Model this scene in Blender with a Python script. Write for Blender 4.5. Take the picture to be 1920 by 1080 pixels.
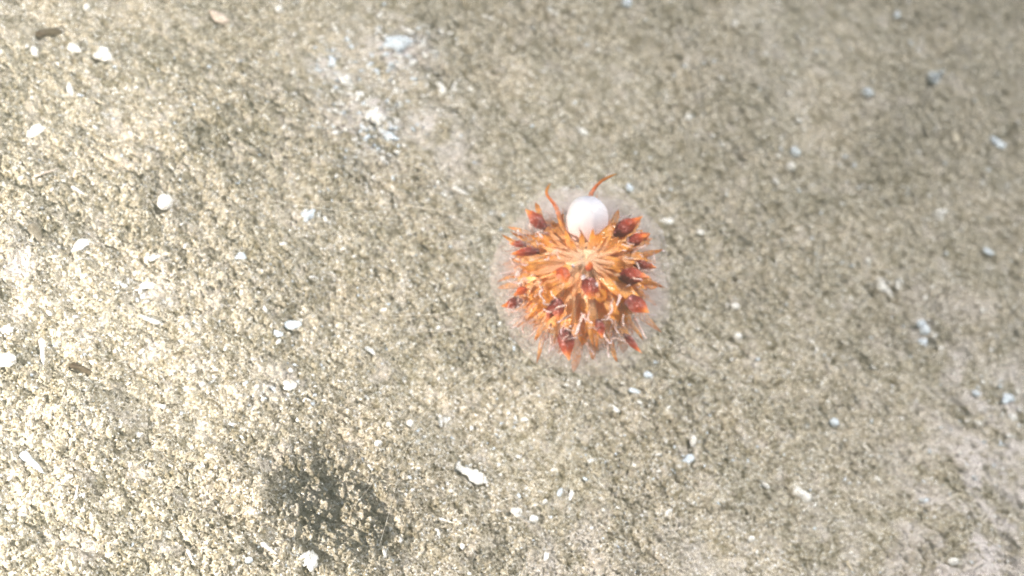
import bpy, math
import numpy as np
from mathutils import Matrix, Vector

# ------------------------------------------------------------------ scene, camera, sky, lights
for o in list(bpy.data.objects):
    bpy.data.objects.remove(o)
scene = bpy.context.scene
COL = scene.collection

TILT = math.radians(38.0)          # angle between the view axis and the seabed's normal
AX, AY = 0.5, 0.8660254            # picture direction in which the seabed runs away
D0 = 0.70                          # metres from the lens to the seabed on the view axis
T = 0.364                          # tan of half the horizontal field of view
n_cam = Vector((math.sin(TILT) * AX, math.sin(TILT) * AY, math.cos(TILT)))
HCAM = D0 * math.cos(TILT)
fwd = Vector((0, 0, -1))
ey = (fwd - fwd.dot(n_cam) * n_cam).normalized()
ex = ey.cross(n_cam)
RCW = Matrix((ex, ey, n_cam))      # camera axes -> world axes
CAMPOS = Vector((0, 0, HCAM))
ANIMAL_DEPTH = 0.53

def ray_cam(px, py):
    return Vector(((px - 960) / 960 * T, (540 - py) / 960 * T, -1.0))

def at_depth(px, py, d):
    return RCW @ (ray_cam(px, py) * d) + CAMPOS

def floor_at(px, py):
    r = ray_cam(px, py)
    return RCW @ (r * (-HCAM / n_cam.dot(r))) + CAMPOS

cam_data = bpy.data.cameras.new('camera')
cam = bpy.data.objects.new('camera', cam_data)
COL.objects.link(cam)
cam.matrix_world = Matrix.Translation(CAMPOS) @ RCW.to_4x4()
cam_data.sensor_width = 36.0
cam_data.lens = 18.0 / T
cam_data.clip_start = 0.01
cam_data.clip_end = 500.0
cam_data.dof.use_dof = True
cam_data.dof.focus_distance = 0.575
cam_data.dof.aperture_fstop = 6.8
scene.camera = cam

A_POS = at_depth(1088, 525, ANIMAL_DEPTH)
to_sun = (A_POS - floor_at(622, 965)).normalized()
sun_el = math.asin(to_sun.z)
sun_az = math.atan2(to_sun.x, to_sun.y)

world = bpy.data.worlds.new('World')
scene.world = world
world.use_nodes = True
wn = world.node_tree
bg = wn.nodes['Background']
sky = wn.nodes.new('ShaderNodeTexSky')
sky.sky_type = 'NISHITA'
sky.sun_disc = False
sky.sun_elevation = sun_el
sky.sun_rotation = sun_az
wn.links.new(sky.outputs[0], bg.inputs[0])
bg.inputs[1].default_value = 0.05

sd = bpy.data.lights.new('sun', 'SUN')
sd.energy = 5.0
sd.angle = math.radians(9.0)       # light softened on its way through the water
sd.color = (1.0, 0.94, 0.86)
sun = bpy.data.objects.new('sun', sd)
COL.objects.link(sun)
sun.rotation_euler = to_sun.to_track_quat('Z', 'Y').to_euler()

# the survey vehicle's own lamp, carried to the left of the lens
LAMP = RCW @ Vector((-0.52, -0.06, -0.20)) + CAMPOS
ld = bpy.data.lights.new('vehicle_lamp', 'POINT')
ld.energy = 29.0
ld.shadow_soft_size = 0.02
ld.color = (1.0, 0.90, 0.77)
lamp = bpy.data.objects.new('vehicle_lamp', ld)
COL.objects.link(lamp)
lamp.location = LAMP

scene.view_settings.view_transform = 'Standard'
scene.view_settings.look = 'None'
scene.view_settings.gamma = 1.0
scene.view_settings.use_curve_mapping = False
scene.view_settings.exposure = 1.55
scene.render.engine = 'CYCLES'
scene.cycles.use_denoising = True
scene.cycles.denoising_prefilter = 'FAST'
scene.cycles.sampling_pattern = 'TABULATED_SOBOL'
scene.cycles.use_adaptive_sampling = False
scene.cycles.sample_clamp_indirect = 4.0
scene.cycles.max_bounces = 10
scene.cycles.transparent_max_bounces = 24

# ------------------------------------------------------------------ helpers
rng = np.random.default_rng(7)

def link(o, parent=None):
    COL.objects.link(o)
    if parent is not None:
        o.parent = parent
    return o

def mesh_from(name, verts, faces, mat=None, smooth=True, attrs=None):
    """verts (n,3) array; faces: (m,k) array or list"""
    me = bpy.data.meshes.new(name)
    v = np.asarray(verts, dtype=np.float32)
    if isinstance(faces, np.ndarray):
        k = faces.shape[1]
        m = len(faces)
        me.vertices.add(len(v))
        me.vertices.foreach_set('co', v.ravel())
        me.loops.add(m * k)
        me.loops.foreach_set('vertex_index', faces.astype(np.int32).ravel())
        me.polygons.add(m)
        me.polygons.foreach_set('loop_start', np.arange(0, m * k, k, dtype=np.int32))
        me.polygons.foreach_set('loop_total', np.full(m, k, dtype=np.int32))
        me.update(calc_edges=True)
    else:
        me.from_pydata([tuple(map(float, p)) for p in v], [], faces)
        me.update()
    me.polygons.foreach_set('use_smooth', np.full(len(me.polygons), smooth))
    if attrs:
        for an, data in attrs.items():
            a = me.attributes.new(an, 'FLOAT', 'POINT')
            a.data.foreach_set('value', np.asarray(data, dtype=np.float32))
    if mat:
        me.materials.append(mat)
    return me

def tag(o, label=None, cat=None, group=None, kind=None):
    if label: o['label'] = label
    if cat: o['category'] = cat
    if group: o['group'] = group
    if kind: o['kind'] = kind
    return o

# --- hash noise, vectorised
def _hash(ix, iy, s):
    n = (ix.astype(np.int64) * 374761393 + iy.astype(np.int64) * 668265263 + s * 974634777) & 0xFFFFFFFF
    n = ((n ^ (n >> 13)) * 1274126177) & 0xFFFFFFFF
    n = (n ^ (n >> 16)) & 0xFFFFFFFF
    n = (n * 2246822519) & 0xFFFFFFFF
    n = n ^ (n >> 15)
    return (n & 0xFFFFFF).astype(np.float32) / 16777216.0

def vnoise(x, y, s):
    ix = np.floor(x); iy = np.floor(y)
    fx = (x - ix).astype(np.float32); fy = (y - iy).astype(np.float32)
    fx = fx * fx * fx * (fx * (fx * 6 - 15) + 10); fy = fy * fy * fy * (fy * (fy * 6 - 15) + 10)
    a = _hash(ix, iy, s); b = _hash(ix + 1, iy, s); c = _hash(ix, iy + 1, s); d = _hash(ix + 1, iy + 1, s)
    return (a + (b - a) * fx + (c - a) * fy + (a - b - c + d) * fx * fy) * 2 - 1

def fbm(x, y, s, octv=4):
    t = 0; amp = 1.0
    for k in range(octv):
        t = t + amp * vnoise(x * 2 ** k + 17.3 * k, y * 2 ** k - 9.1 * k, s + k)
        amp *= 0.5
    return t

def caps(x, y, cell, keep, s):
    """height of a layer of rounded crumbs, in units of the cell"""
    gx = x / cell; gy = y / cell
    ix = np.floor(gx); iy = np.floor(gy)
    out = np.zeros_like(gx, dtype=np.float32)
    for dx in (-1, 0, 1):
        for dy in (-1, 0, 1):
            cx = ix + dx; cy = iy + dy
            h1 = _hash(cx, cy, s); h2 = _hash(cx, cy, s + 1); h3 = _hash(cx, cy, s + 2); h4 = _hash(cx, cy, s + 3)
            r = 0.38 + 0.42 * h3
            ax = 1.0 + 0.5 * (h4 - 0.5)
            ddx = (gx - cx - h1) * ax; ddy = (gy - cy - h2) / ax
            d2 = ddx * ddx + ddy * ddy
            c = np.sqrt(np.maximum(r * r - d2, 0)).astype(np.float32)
            c *= (h4 < keep)
            out = np.maximum(out, c)
    return out

PITS = []                                    # (x, y, radius, depth): burrows and scours in the sediment
for px, py, rad, dep in [(575, 1000, 70, .35), (640, 930, 70, .3), (1205, 960, 26, .9), (945, 190, 55, .5), (1655, 835, 45, .3), (365, 412, 34, .7),
                         (1110, 725, 40, .6), (45, 15, 50, .8), (90, 65, 40, .5), (905, 935, 40, .6), (1885, 960, 40, .7), (340, 575, 32, .6),
                         (1740, 290, 30, .3), (820, 130, 40, .5), (1870, 190, 24, .7), (300, 660, 36, .6), (10, 930, 40, .8), (1335, 805, 30, .6)]:
    p = floor_at(px, py)
    q = floor_at(px + rad, py)
    r = (p - q).length
    PITS.append((p.x, p.y, r, r * dep * 0.42))
MOUNDS = []
for px, py, rad, hgt in [(325, 278, 30, .7), (810, 260, 70, .25), (300, 655, 26, .5), (1830, 580, 60, .35), (470, 925, 46, .4), (150, 800, 80, .3),
                         (1060, 760, 46, .4), (740, 850, 70, .3), (1500, 700, 70, .3), (30, 450, 60, .3), (1620, 210, 80, .3), (1400, 60, 80, .3),
                         (1780, 1000, 90, .3), (1340, 930, 60, .3), (520, 470, 50, .3), (600, 330, 60, .3)]:
    p = floor_at(px, py)
    q = floor_at(px + rad, py)
    r = (p - q).length
    MOUNDS.append((p.x, p.y, r, r * hgt))

def H(x, y):
    x = np.asarray(x, dtype=np.float64); y = np.asarray(y, dtype=np.float64)
    h = 0.0034 * fbm(x / 0.13, y / 0.13, 11, 3)
    h = h + 0.0016 * fbm(x / 0.034, y / 0.034, 31, 3)
    for a, b, r, d in PITS:
        h = h - d * np.exp(-((x - a) ** 2 + (y - b) ** 2) / (r * r))
    for a, b, r, d in MOUNDS:
        h = h + d * np.exp(-(((x - a) ** 2 + (y - b) ** 2) / (r * r)) ** 1.5)
    # domain warp breaks the crumbs' round outlines
    wx = 0.0006 * fbm(x / 0.004, y / 0.004, 51, 2); wy = 0.0006 * fbm(x / 0.004, y / 0.004, 61, 2)
    X = x + wx; Y = y + wy
    rough = 0.55 + 0.65 * np.clip(0.5 + 0.8 * vnoise(x / 0.05, y / 0.05, 71), 0, 1)
    g = 0.0125 * 0.30 * caps(X, Y, 0.0125, 0.42, 81)
    g = g + 0.0042 * 0.66 * caps(X + .31, Y + .17, 0.0042, 0.58, 91)
    g = g + 0.0018 * 1.1 * caps(X + .71, Y + .57, 0.0018, 0.66, 101)
    g = g + 0.0010 * 1.2 * caps(X + .11, Y + .37, 0.0010, 0.68, 111)
    return h + g * rough

# ------------------------------------------------------------------ node helpers
def new_mat(name):
    m = bpy.data.materials.new(name)
    m.use_nodes = True
    nt = m.node_tree
    nt.nodes.clear()
    out = nt.nodes.new('ShaderNodeOutputMaterial')
    return m, nt, out

def nd(nt, typ, **kw):
    n = nt.nodes.new(typ)
    for k, v in kw.items():
        if k in n.inputs:
            n.inputs[k].default_value = v
        else:
            setattr(n, k, v)
    return n

def ramp(nt, fac, stops, interp='LINEAR'):
    r = nt.nodes.new('ShaderNodeValToRGB')
    r.color_ramp.interpolation = interp
    e = r.color_ramp.elements
    while len(e) > len(stops): e.remove(e[-1])
    while len(e) < len(stops): e.new(0.5)
    for el, (p, c) in zip(e, stops):
        el.position = p
        el.color = (c[0], c[1], c[2], 1) if len(c) == 3 else c
    if fac is not None: nt.links.new(fac, r.inputs[0])
    return r

def mixc(nt, a, b, fac, blend='MIX'):
    m = nt.nodes.new('ShaderNodeMix')
    m.data_type = 'RGBA'; m.blend_type = blend
    for sock, v in ((m.inputs[0], fac), (m.inputs[6], a), (m.inputs[7], b)):
        if hasattr(v, 'is_output'): nt.links.new(v, sock)
        elif isinstance(v, (int, float)): sock.default_value = v
        else: sock.default_value = (v[0], v[1], v[2], 1)
    return m.outputs[2]

# ------------------------------------------------------------------ materials
def sediment_material(name='sediment'):
    m, nt, out = new_mat(name)
    L = nt.links.new
    geo = nd(nt, 'ShaderNodeNewGeometry')
    pos = geo.outputs['Position']
    vor = nd(nt, 'ShaderNodeTexVoronoi', Scale=1150.0); L(pos, vor.inputs['Vector'])
    sep = nd(nt, 'ShaderNodeSeparateColor'); L(vor.outputs['Color'], sep.inputs[0])
    grain = ramp(nt, sep.outputs[0], [(0.0, (.10, .080, .050)), (.17, (.30, .265, .205)), (.50, (.445, .405, .334)), (.80, (.54, .503, .438)), (.92, (.64, .625, .60)), (1.0, (.78, .81, .86))])  # random grain colours; the darkest also paint in shaded pores between crumbs
    n1 = nd(nt, 'ShaderNodeTexNoise', Scale=22.0, Detail=5.0, Roughness=.6); L(pos, n1.inputs['Vector'])
    patch = ramp(nt, n1.outputs[0], [(.33, (.86, .86, .83)), (.5, (1, 1, 1)), (.66, (1.12, 1.10, 1.09))])
    c = mixc(nt, grain.outputs[0], patch.outputs[0], 1.0, 'MULTIPLY')
    n2 = nd(nt, 'ShaderNodeTexNoise', Scale=180.0, Detail=4.0, Roughness=.65); L(pos, n2.inputs['Vector'])
    sp = ramp(nt, n2.outputs[0], [(.36, (.60, .58, .50)), (.5, (1, 1, 1)), (.64, (1.22, 1.21, 1.20))])
    c = mixc(nt, c, sp.outputs[0], 1.0, 'MULTIPLY')
    n4 = nd(nt, 'ShaderNodeTexNoise', Scale=70.0, Detail=4.0, Roughness=.65); L(pos, n4.inputs['Vector'])
    pal = ramp(nt, n4.outputs[0], [(.55, (0, 0, 0)), (.68, (1, 1, 1))])
    f = nd(nt, 'ShaderNodeMath', operation='MULTIPLY'); L(pal.outputs[0], f.inputs[0]); f.inputs[1].default_value = .6
    c = mixc(nt, c, (.62, .575, .55), f.outputs[0])
    pa = nd(nt, 'ShaderNodeAttribute', attribute_name='pale')
    c = mixc(nt, c, (.70, .66, .67), pa.outputs['Fac'])
    bs = nd(nt, 'ShaderNodeBsdfPrincipled', Roughness=.9)
    bs.inputs['Specular IOR Level'].default_value = .15
    L(c, bs.inputs['Base Color'])
    n3 = nd(nt, 'ShaderNodeTexNoise', Scale=1400.0, Detail=3.0); L(pos, n3.inputs['Vector'])
    bp = nd(nt, 'ShaderNodeBump', Strength=.6, Distance=.0005); L(n3.outputs[0], bp.inputs['Height']); L(bp.outputs[0], bs.inputs['Normal'])
    L(bs.outputs[0], out.inputs[0])
    return m

def shell_material(name, col, var=.1, rough=.45):
    m, nt, out = new_mat(name)
    L = nt.links.new
    tc = nd(nt, 'ShaderNodeTexCoord')
    n = nd(nt, 'ShaderNodeTexNoise', Scale=260.0, Detail=4.0); L(tc.outputs['Object'], n.inputs['Vector'])
    dark = tuple(max(0, x - var * 1.6) for x in col)
    r = ramp(nt, n.outputs[0], [(.30, dark), (.52, col), (.8, tuple(min(.88, x + .05) for x in col))])
    bs = nd(nt, 'ShaderNodeBsdfPrincipled', Roughness=rough)
    geo = nd(nt, 'ShaderNodeNewGeometry')
    n7 = nd(nt, 'ShaderNodeTexNoise', Scale=330.0, Detail=4.0, Roughness=.65); L(geo.outputs['Position'], n7.inputs['Vector'])
    k7 = ramp(nt, n7.outputs[0], [(.58, (0, 0, 0)), (.66, (.75, .75, .75))])
    cc = mixc(nt, r.outputs[0], (.42, .375, .31), k7.outputs[0])
    L(cc, bs.inputs['Base Color'])
    b = nd(nt, 'ShaderNodeBump', Strength=.7, Distance=.0006)
    n2 = nd(nt, 'ShaderNodeTexNoise', Scale=900.0, Detail=3.0); L(tc.outputs['Object'], n2.inputs['Vector'])
    L(n2.outputs[0], b.inputs['Height']); L(b.outputs[0], bs.inputs['Normal'])
    L(bs.outputs[0], out.inputs[0])
    return m

M_SED = sediment_material()
M_WHITE = shell_material('white_shell', (.84, .84, .85), .06)
M_BLUE = shell_material('bluish_shell', (.68, .77, .90), .06)
M_PINK = shell_material('pinkish_shell', (.74, .64, .58))
M_CREAM = shell_material('cream_shell', (.62, .56, .46))
M_DARK = shell_material('dark_fragment', (.10, .075, .045), .04, .7)
M_GREY = shell_material('grey_fragment', (.24, .21, .17), .06, .8)

def jelly_material(name, stops, trans=.45, clear=.0, rough=.22, attr='t', spec=.5, hue=.25, mott=.7, sss=0.0, fibre=0, speck=0, bump=.7):
    """wet translucent tissue; colour runs along the attribute t (0 root, 1 tip)"""
    m, nt, out = new_mat(name)
    L = nt.links.new
    at = nd(nt, 'ShaderNodeAttribute', attribute_name=attr)
    r = ramp(nt, at.outputs['Fac'], stops)
    oi = nd(nt, 'ShaderNodeObjectInfo')
    v = ramp(nt, oi.outputs['Random'], [(0, (1 - hue, 1 - hue * 1.3, 1 - hue * 1.6)), (.5, (1, 1, 1)), (1, (1 + hue * .35, 1 + hue * .7, 1 + hue * 1.1))])
    c = mixc(nt, r.outputs[0], v.outputs[0], 1.0, 'MULTIPLY')
    tc = nd(nt, 'ShaderNodeTexCoord')
    n = nd(nt, 'ShaderNodeTexNoise', Scale=420.0, Detail=3.0); L(tc.outputs['Object'], n.inputs['Vector'])
    if fibre:
        mp = nd(nt, 'ShaderNodeMapping'); mp.inputs['Scale'].default_value = (3.2, 3.2, .45)
        L(tc.outputs['Object'], mp.inputs['Vector']); L(mp.outputs[0], n.inputs['Vector'])
    s = ramp(nt, n.outputs[0], [(.35, (.70, .58, .48)), (.5, (1, 1, 1)), (.68, (1.1, 1.2, 1.35))])
    if speck:
        n5 = nd(nt, 'ShaderNodeTexNoise', Scale=900.0, Detail=2.0); L(tc.outputs['Object'], n5.inputs['Vector'])
        k5 = ramp(nt, n5.outputs[0], [(.60, (0, 0, 0)), (.68, (.75, .75, .75))])
        c = mixc(nt, c, (.62, .30, .30), k5.outputs[0])
    c = mixc(nt, c, s.outputs[0], mott, 'MULTIPLY')
    bs = nd(nt, 'ShaderNodeBsdfPrincipled', Roughness=rough)
    bs.inputs['Specular IOR Level'].default_value = spec
    L(c, bs.inputs['Base Color'])
    if sss > 0:
        bs.inputs['Subsurface Weight'].default_value = 1.0
        bs.inputs['Subsurface Radius'].default_value = (1.0, .45, .2)
        bs.inputs['Subsurface Scale'].default_value = sss
    n2 = nd(nt, 'ShaderNodeTexNoise', Scale=700.0, Detail=2.0); L(tc.outputs['Object'], n2.inputs['Vector'])
    b = nd(nt, 'ShaderNodeBump', Strength=bump, Distance=.0009); L(n2.outputs[0], b.inputs['Height']); L(b.outputs[0], bs.inputs['Normal'])
    last = bs.outputs[0]
    if trans > 0:
        tl = nd(nt, 'ShaderNodeBsdfTranslucent'); L(c, tl.inputs[0])
        mx = nd(nt, 'ShaderNodeMixShader', Fac=trans); L(bs.outputs[0], mx.inputs[1]); L(tl.outputs[0], mx.inputs[2])
        last = mx.outputs[0]
    if clear > 0:
        tp = nd(nt, 'ShaderNodeBsdfTransparent')
        m2 = nd(nt, 'ShaderNodeMixShader', Fac=clear); L(last, m2.inputs[1]); L(tp.outputs[0], m2.inputs[2])
        last = m2.outputs[0]
    L(last, out.inputs[0])
    return m

M_BRACT = jelly_material('amber_bract', [(0, (.95, .76, .58)), (.35, (.95, .63, .36)), (.65, (.95, .52, .14)), (.88, (.68, .27, .06)), (1, (.42, .15, .03))], .48, .16, .2, spec=.8, mott=.4, hue=.16, fibre=1)
M_BRACT2 = jelly_material('orange_bract', [(0, (.95, .70, .48)), (.35, (.95, .56, .25)), (.75, (.95, .46, .08)), (1, (.60, .20, .03))], .45, .10, .18, spec=.8, mott=.4, hue=.16, fibre=1)
M_CREAMB = jelly_material('cream_bract', [(0, (.94, .72, .54)), (.5, (.94, .64, .42)), (.85, (.92, .52, .25)), (1, (.8, .38, .13))], .45, .34, .3, mott=.2, hue=.06, fibre=1)
M_ZOOID = jelly_material('red_zooid', [(0, (.09, .010, .014)), (.45, (.22, .026, .014)), (.68, (.34, .045, .015)), (.80, (.62, .15, .03)), (1, (.80, .30, .07))], .08, .0, .5, spec=.4, hue=.15, mott=.6, speck=1)
M_ZOOID2 = jelly_material('brick_red_zooid', [(0, (.36, .06, .03)), (.5, (.55, .10, .025)), (.85, (.74, .20, .035)), (1, (.80, .30, .06))], .2, .0, .45, hue=.1)
M_TIP = jelly_material('rust_tip', [(0, (.66, .30, .12)), (.45, (.55, .12, .025)), (1, (.45, .19, .02))], .25, .0, .3, hue=.05)
M_BODY = jelly_material('peach_body', [(0, (.66, .42, .25)), (.3, (.86, .50, .25)), (1, (.92, .46, .16))], .0, .0, .45, hue=.02, mott=.3, bump=.3)
M_FLOAT = jelly_material('pearl_float', [(0, (.78, .42, .28)), (.28, (.74, .50, .46)), (.5, (.66, .56, .60)), (.75, (.62, .61, .68)), (1, (.54, .56, .68))], .1, .0, .38, spec=.4, hue=.0, mott=.10, bump=.05)
M_TENT_GLINT = jelly_material('pink_tentacle_glint', [(0, (.86, .64, .58)), (1, (.88, .78, .80))], .3, .12, .3, hue=.1)
M_HAIR = jelly_material('clear_tentacle', [(0, (.80, .74, .76)), (1, (.80, .78, .82))], .5, .74, .3, hue=.0)
M_LINE = jelly_material('drawn_out_tentacle', [(0, (.80, .74, .66)), (1, (.80, .75, .68))], .3, .2, .3, hue=.2)

# ------------------------------------------------------------------ seabed
def build_seabed():
    nu, nv = 1430, 830
    mg = 0.09
    us = np.linspace(-mg * 1920, 1920 * (1 + mg), nu)
    vs = np.linspace(-mg * 1080 * 1.3, 1080 * (1 + mg * 1.3), nv)
    U, V = np.meshgrid(us, vs)
    rc = np.stack([(U - 960) / 960 * T, (540 - V) / 960 * T, -np.ones_like(U)], -1)
    nc = np.array(n_cam)
    t = -HCAM / (rc @ nc)
    pw = (rc * t[..., None]) @ np.array(RCW).T + np.array(CAMPOS)
    x = pw[..., 0].ravel(); y = pw[..., 1].ravel()
    z = H(x, y)
    idx = np.arange(nu * nv).reshape(nv, nu)
    q = np.stack([idx[:-1, :-1], idx[1:, :-1], idx[1:, 1:], idx[:-1, 1:]], -1).reshape(-1, 4)
    # the sheet goes on outwards in ever wider rings
    loop = np.concatenate([idx[0, ::-1], idx[1:, 0], idx[-1, 1:], idx[-2:0:-1, -1]])
    cx, cy = x[loop].mean(), y[loop].mean()
    vx, vy, vz, faces = [x], [y], [z], [q]
    prev = loop; base = len(x)
    m = len(loop)
    for f in (1.008, 1.02, 1.045, 1.09, 1.16, 1.3, 1.6, 2.2, 4.0, 9.0, 25.0):
        rx = cx + (x[loop] - cx) * f; ry = cy + (y[loop] - cy) * f
        vx.append(rx); vy.append(ry); vz.append(H(rx, ry))
        cur = np.arange(base, base + m); base += m
        nx = np.roll(np.arange(m), -1)
        faces.append(np.stack([prev, cur, cur[nx], prev[nx]], -1))
        prev = cur
    v = np.stack([np.concatenate(vx), np.concatenate(vy), np.concatenate(vz)], -1)
    fc = np.concatenate(faces)
    pale = np.zeros(len(v))
    for px, py, rad, w in [(700, 230, 75, .9), (745, 95, 60, .75), (628, 130, 45, .7), (815, 265, 75, .6), (1900, 900, 150, .9), (1860, 760, 110, .8), (1780, 650, 90, .5), (1800, 1040, 150, .75), (1600, 1060, 120, .4),
                           (1440, 110, 90, .2), (1600, 230, 60, .2), (275, 540, 45, .5), (540, 730, 60, .45), (30, 500, 60, .4), (1070, 1070, 120, .35), (1330, 1060, 90, .35), (30, 780, 50, .3)]:
        p = floor_at(px, py); r = (floor_at(px + rad, py) - p).length
        pale = np.maximum(pale, w * np.exp(-((v[:, 0] - p.x) ** 2 + (v[:, 1] - p.y) ** 2) / (r * r)))
    pale *= np.clip(.55 + 1.1 * fbm(v[:, 0] / .012, v[:, 1] / .012, 131, 3), 0, 1.4)
    p = v[fc[0]]
    if np.cross(p[1] - p[0], p[2] - p[0])[2] < 0: fc = fc[:, ::-1]
    o = link(bpy.data.objects.new('seabed', mesh_from('seabed', v, fc, M_SED, True, {'pale': pale})))
    tag(o, kind='structure')
    return o
build_seabed()

# ------------------------------------------------------------------ loose crumbs and shell grit (uncountable)
ICO_V = np.array([(0, 0, 1)] + [(math.cos(a) * .894, math.sin(a) * .894, .447) for a in np.arange(5) * 2 * math.pi / 5] +
                 [(math.cos(a) * .894, math.sin(a) * .894, -.447) for a in (np.arange(5) + .5) * 2 * math.pi / 5] + [(0, 0, -1)])
ICO_F = np.array([(0, 1 + i, 1 + (i + 1) % 5) for i in range(5)] + [(1 + i, 6 + i, 1 + (i + 1) % 5) for i in range(5)] +
                 [(1 + (i + 1) % 5, 6 + i, 6 + (i + 1) % 5) for i in range(5)] + [(11, 6 + (i + 1) % 5, 6 + i) for i in range(5)])

def scatter(name, px, py, rad_px, mat, label, elong=1.0, sink=.15):
    n = len(px)
    pts = np.array([floor_at(a, b) for a, b in zip(px, py)])
    dep = HCAM / np.maximum(.3, np.array([-(ray_cam(a, b).dot(n_cam)) for a, b in zip(px, py)]))
    r = rad_px * 2 * T * dep / 1920
    z = H(pts[:, 0], pts[:, 1])
    V = np.repeat(ICO_V[None], n, 0) * (1 + rng.uniform(-.28, .28, (n, 12, 1)))
    sx = 1 + (elong - 1) * rng.random(n) ** 1.5
    V[:, :, 0] *= sx[:, None]
    V[:, :, 2] *= rng.uniform(.55, .95, n)[:, None]
    a = rng.uniform(0, 2 * math.pi, n); ca, sa = np.cos(a)[:, None], np.sin(a)[:, None]
    X = V[:, :, 0] * ca - V[:, :, 1] * sa; Y = V[:, :, 0] * sa + V[:, :, 1] * ca
    tl = rng.uniform(-.5, .5, n)[:, None]
    Z = V[:, :, 2] + X * tl
    W = np.stack([X, Y, Z], -1) * r[:, None, None]
    W[:, :, 0] += pts[:, 0:1]; W[:, :, 1] += pts[:, 1:2]; W[:, :, 2] += (z + r * sink)[:, None]
    F = (ICO_F[None] + 12 * np.arange(n)[:, None, None]).reshape(-1, 3)
    o = link(bpy.data.objects.new(name, mesh_from(name, W.reshape(-1, 3), F, mat, True)))
    tag(o, label, 'sediment', kind='stuff')
    return o

n = 15000
scatter('sediment_crumbs', rng.uniform(-60, 1980, n), rng.uniform(-60, 1140, n), rng.uniform(1.2, 3.6, n) ** 1.0 * np.where(rng.random(n) < .06, 1.9, 1), M_SED,
        'loose tan crumbs of sediment strewn over the seabed')
n = 1500
gx = list(rng.uniform(-40, 1960, n)); gy = list(rng.uniform(-40, 1120, n)); gr = list(.7 + 4.4 * rng.random(n) ** 2.6)
for cx_, cy_, sx_, sy_, m_ in [(700, 225, 44, 52, 190), (745, 95, 42, 28, 100), (632, 135, 22, 36, 60), (790, 150, 50, 50, 70), (272, 540, 36, 18, 26), (1885, 770, 22, 34, 24), (540, 730, 40, 26, 26),
                               (885, 892, 40, 18, 20), (530, 628, 26, 24, 16), (60, 350, 34, 14, 16), (575, 420, 26, 18, 16), (1650, 520, 26, 24, 14), (1740, 640, 30, 20, 12), (860, 355, 26, 14, 10), (300, 900, 90, 60, 22)]:
    gx += list(rng.normal(cx_, sx_, m_)); gy += list(rng.normal(cy_, sy_, m_)); gr += list(.9 + 4.6 * rng.random(m_) ** 2.2)
scatter('shell_grit', np.array(gx), np.array(gy), np.array(gr), M_WHITE,
        'fine white shell grit sprinkled over the seabed', 2.4, .45)
n = 850
gx = list(rng.uniform(-40, 1960, n)); gy = list(rng.uniform(-40, 1120, n)); gr = list(.8 + 2.6 * rng.random(n) ** 2.2)
for cx_, cy_, sx_, sy_, m_ in [(700, 240, 40, 50, 90), (750, 95, 40, 30, 60), (630, 130, 24, 40, 40), (1880, 800, 40, 60, 40), (540, 735, 40, 26, 20), (1500, 300, 200, 160, 50)]:
    gx += list(rng.normal(cx_, sx_, m_)); gy += list(rng.normal(cy_, sy_, m_)); gr += list(.9 + 4.2 * rng.random(m_) ** 2.0)
scatter('bluish_grit', np.array(gx), np.array(gy), np.array(gr), M_BLUE,
        'fine bluish shell grit sprinkled over the seabed', 2.2, .45)

# ------------------------------------------------------------------ shell fragments lying on the seabed
def ico_sphere(sub):
    V = [Vector(p).normalized() for p in ICO_V]; F = [tuple(f) for f in ICO_F]
    for _ in range(sub):
        cache = {}; F2 = []
        def mid(a, b):
            k = (min(a, b), max(a, b))
            if k not in cache:
                cache[k] = len(V); V.append(((V[a] + V[b]) / 2).normalized())
            return cache[k]
        for a, b, c in F:
            ab, bc, ca_ = mid(a, b), mid(b, c), mid(c, a)
            F2 += [(a, ab, ca_), (b, bc, ab), (c, ca_, bc), (ab, bc, ca_)]
        F = F2
    return np.array(V), np.array(F)
SPH3 = ico_sphere(3)
SPH2 = ico_sphere(2)

def lobes(nl, amp, sharp=2.2, sub=SPH3, fine=.06):
    V, F = sub
    r = np.full(len(V), .62)
    for _ in range(nl):
        d = rng.normal(size=3); d /= np.linalg.norm(d)
        c = np.clip(V @ d, -1, 1)
        r = np.maximum(r, .62 + amp * (np.exp(-(np.arccos(c) * sharp) ** 2)) * rng.uniform(.6, 1.1))
    ph = rng.uniform(0, 6, 3)
    r = r + fine * np.sin(V[:, 0] * 9 + ph[0]) * np.sin(V[:, 1] * 8 + ph[1]) * np.sin(V[:, 2] * 10 + ph[2])
    W = V * r[:, None]
    W /= np.abs(W).max(0)
    return W, F

def rod(taper=.0, curve=.0, ns=10, nl=8):
    vs, fs = [], []
    for i in range(nl + 1):
        t = i / nl
        e = min(1, math.sqrt(max(0, 1 - (2 * t - 1) ** 8)))
        r = e * (1 - taper * t) + .02
        for k in range(ns):
            a = 2 * math.pi * k / ns
            w = 1 + .16 * math.sin(3 * a + 5 * t) + .14 * math.sin(2 * a + 11 * t) + rng.uniform(-.08, .08)
            vs.append((2 * t - 1, r * w * math.cos(a) + curve * (1 - (2 * t - 1) ** 2), r * w * math.sin(a)))
    for i in range(nl):
        for k in range(ns):
            fs.append((i * ns + k, (i + 1) * ns + k, (i + 1) * ns + (k + 1) % ns, i * ns + (k + 1) % ns))
    fs.append(tuple(range(ns))); fs.append(tuple(nl * ns + k for k in reversed(range(ns))))
    return np.array(vs), fs

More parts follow.
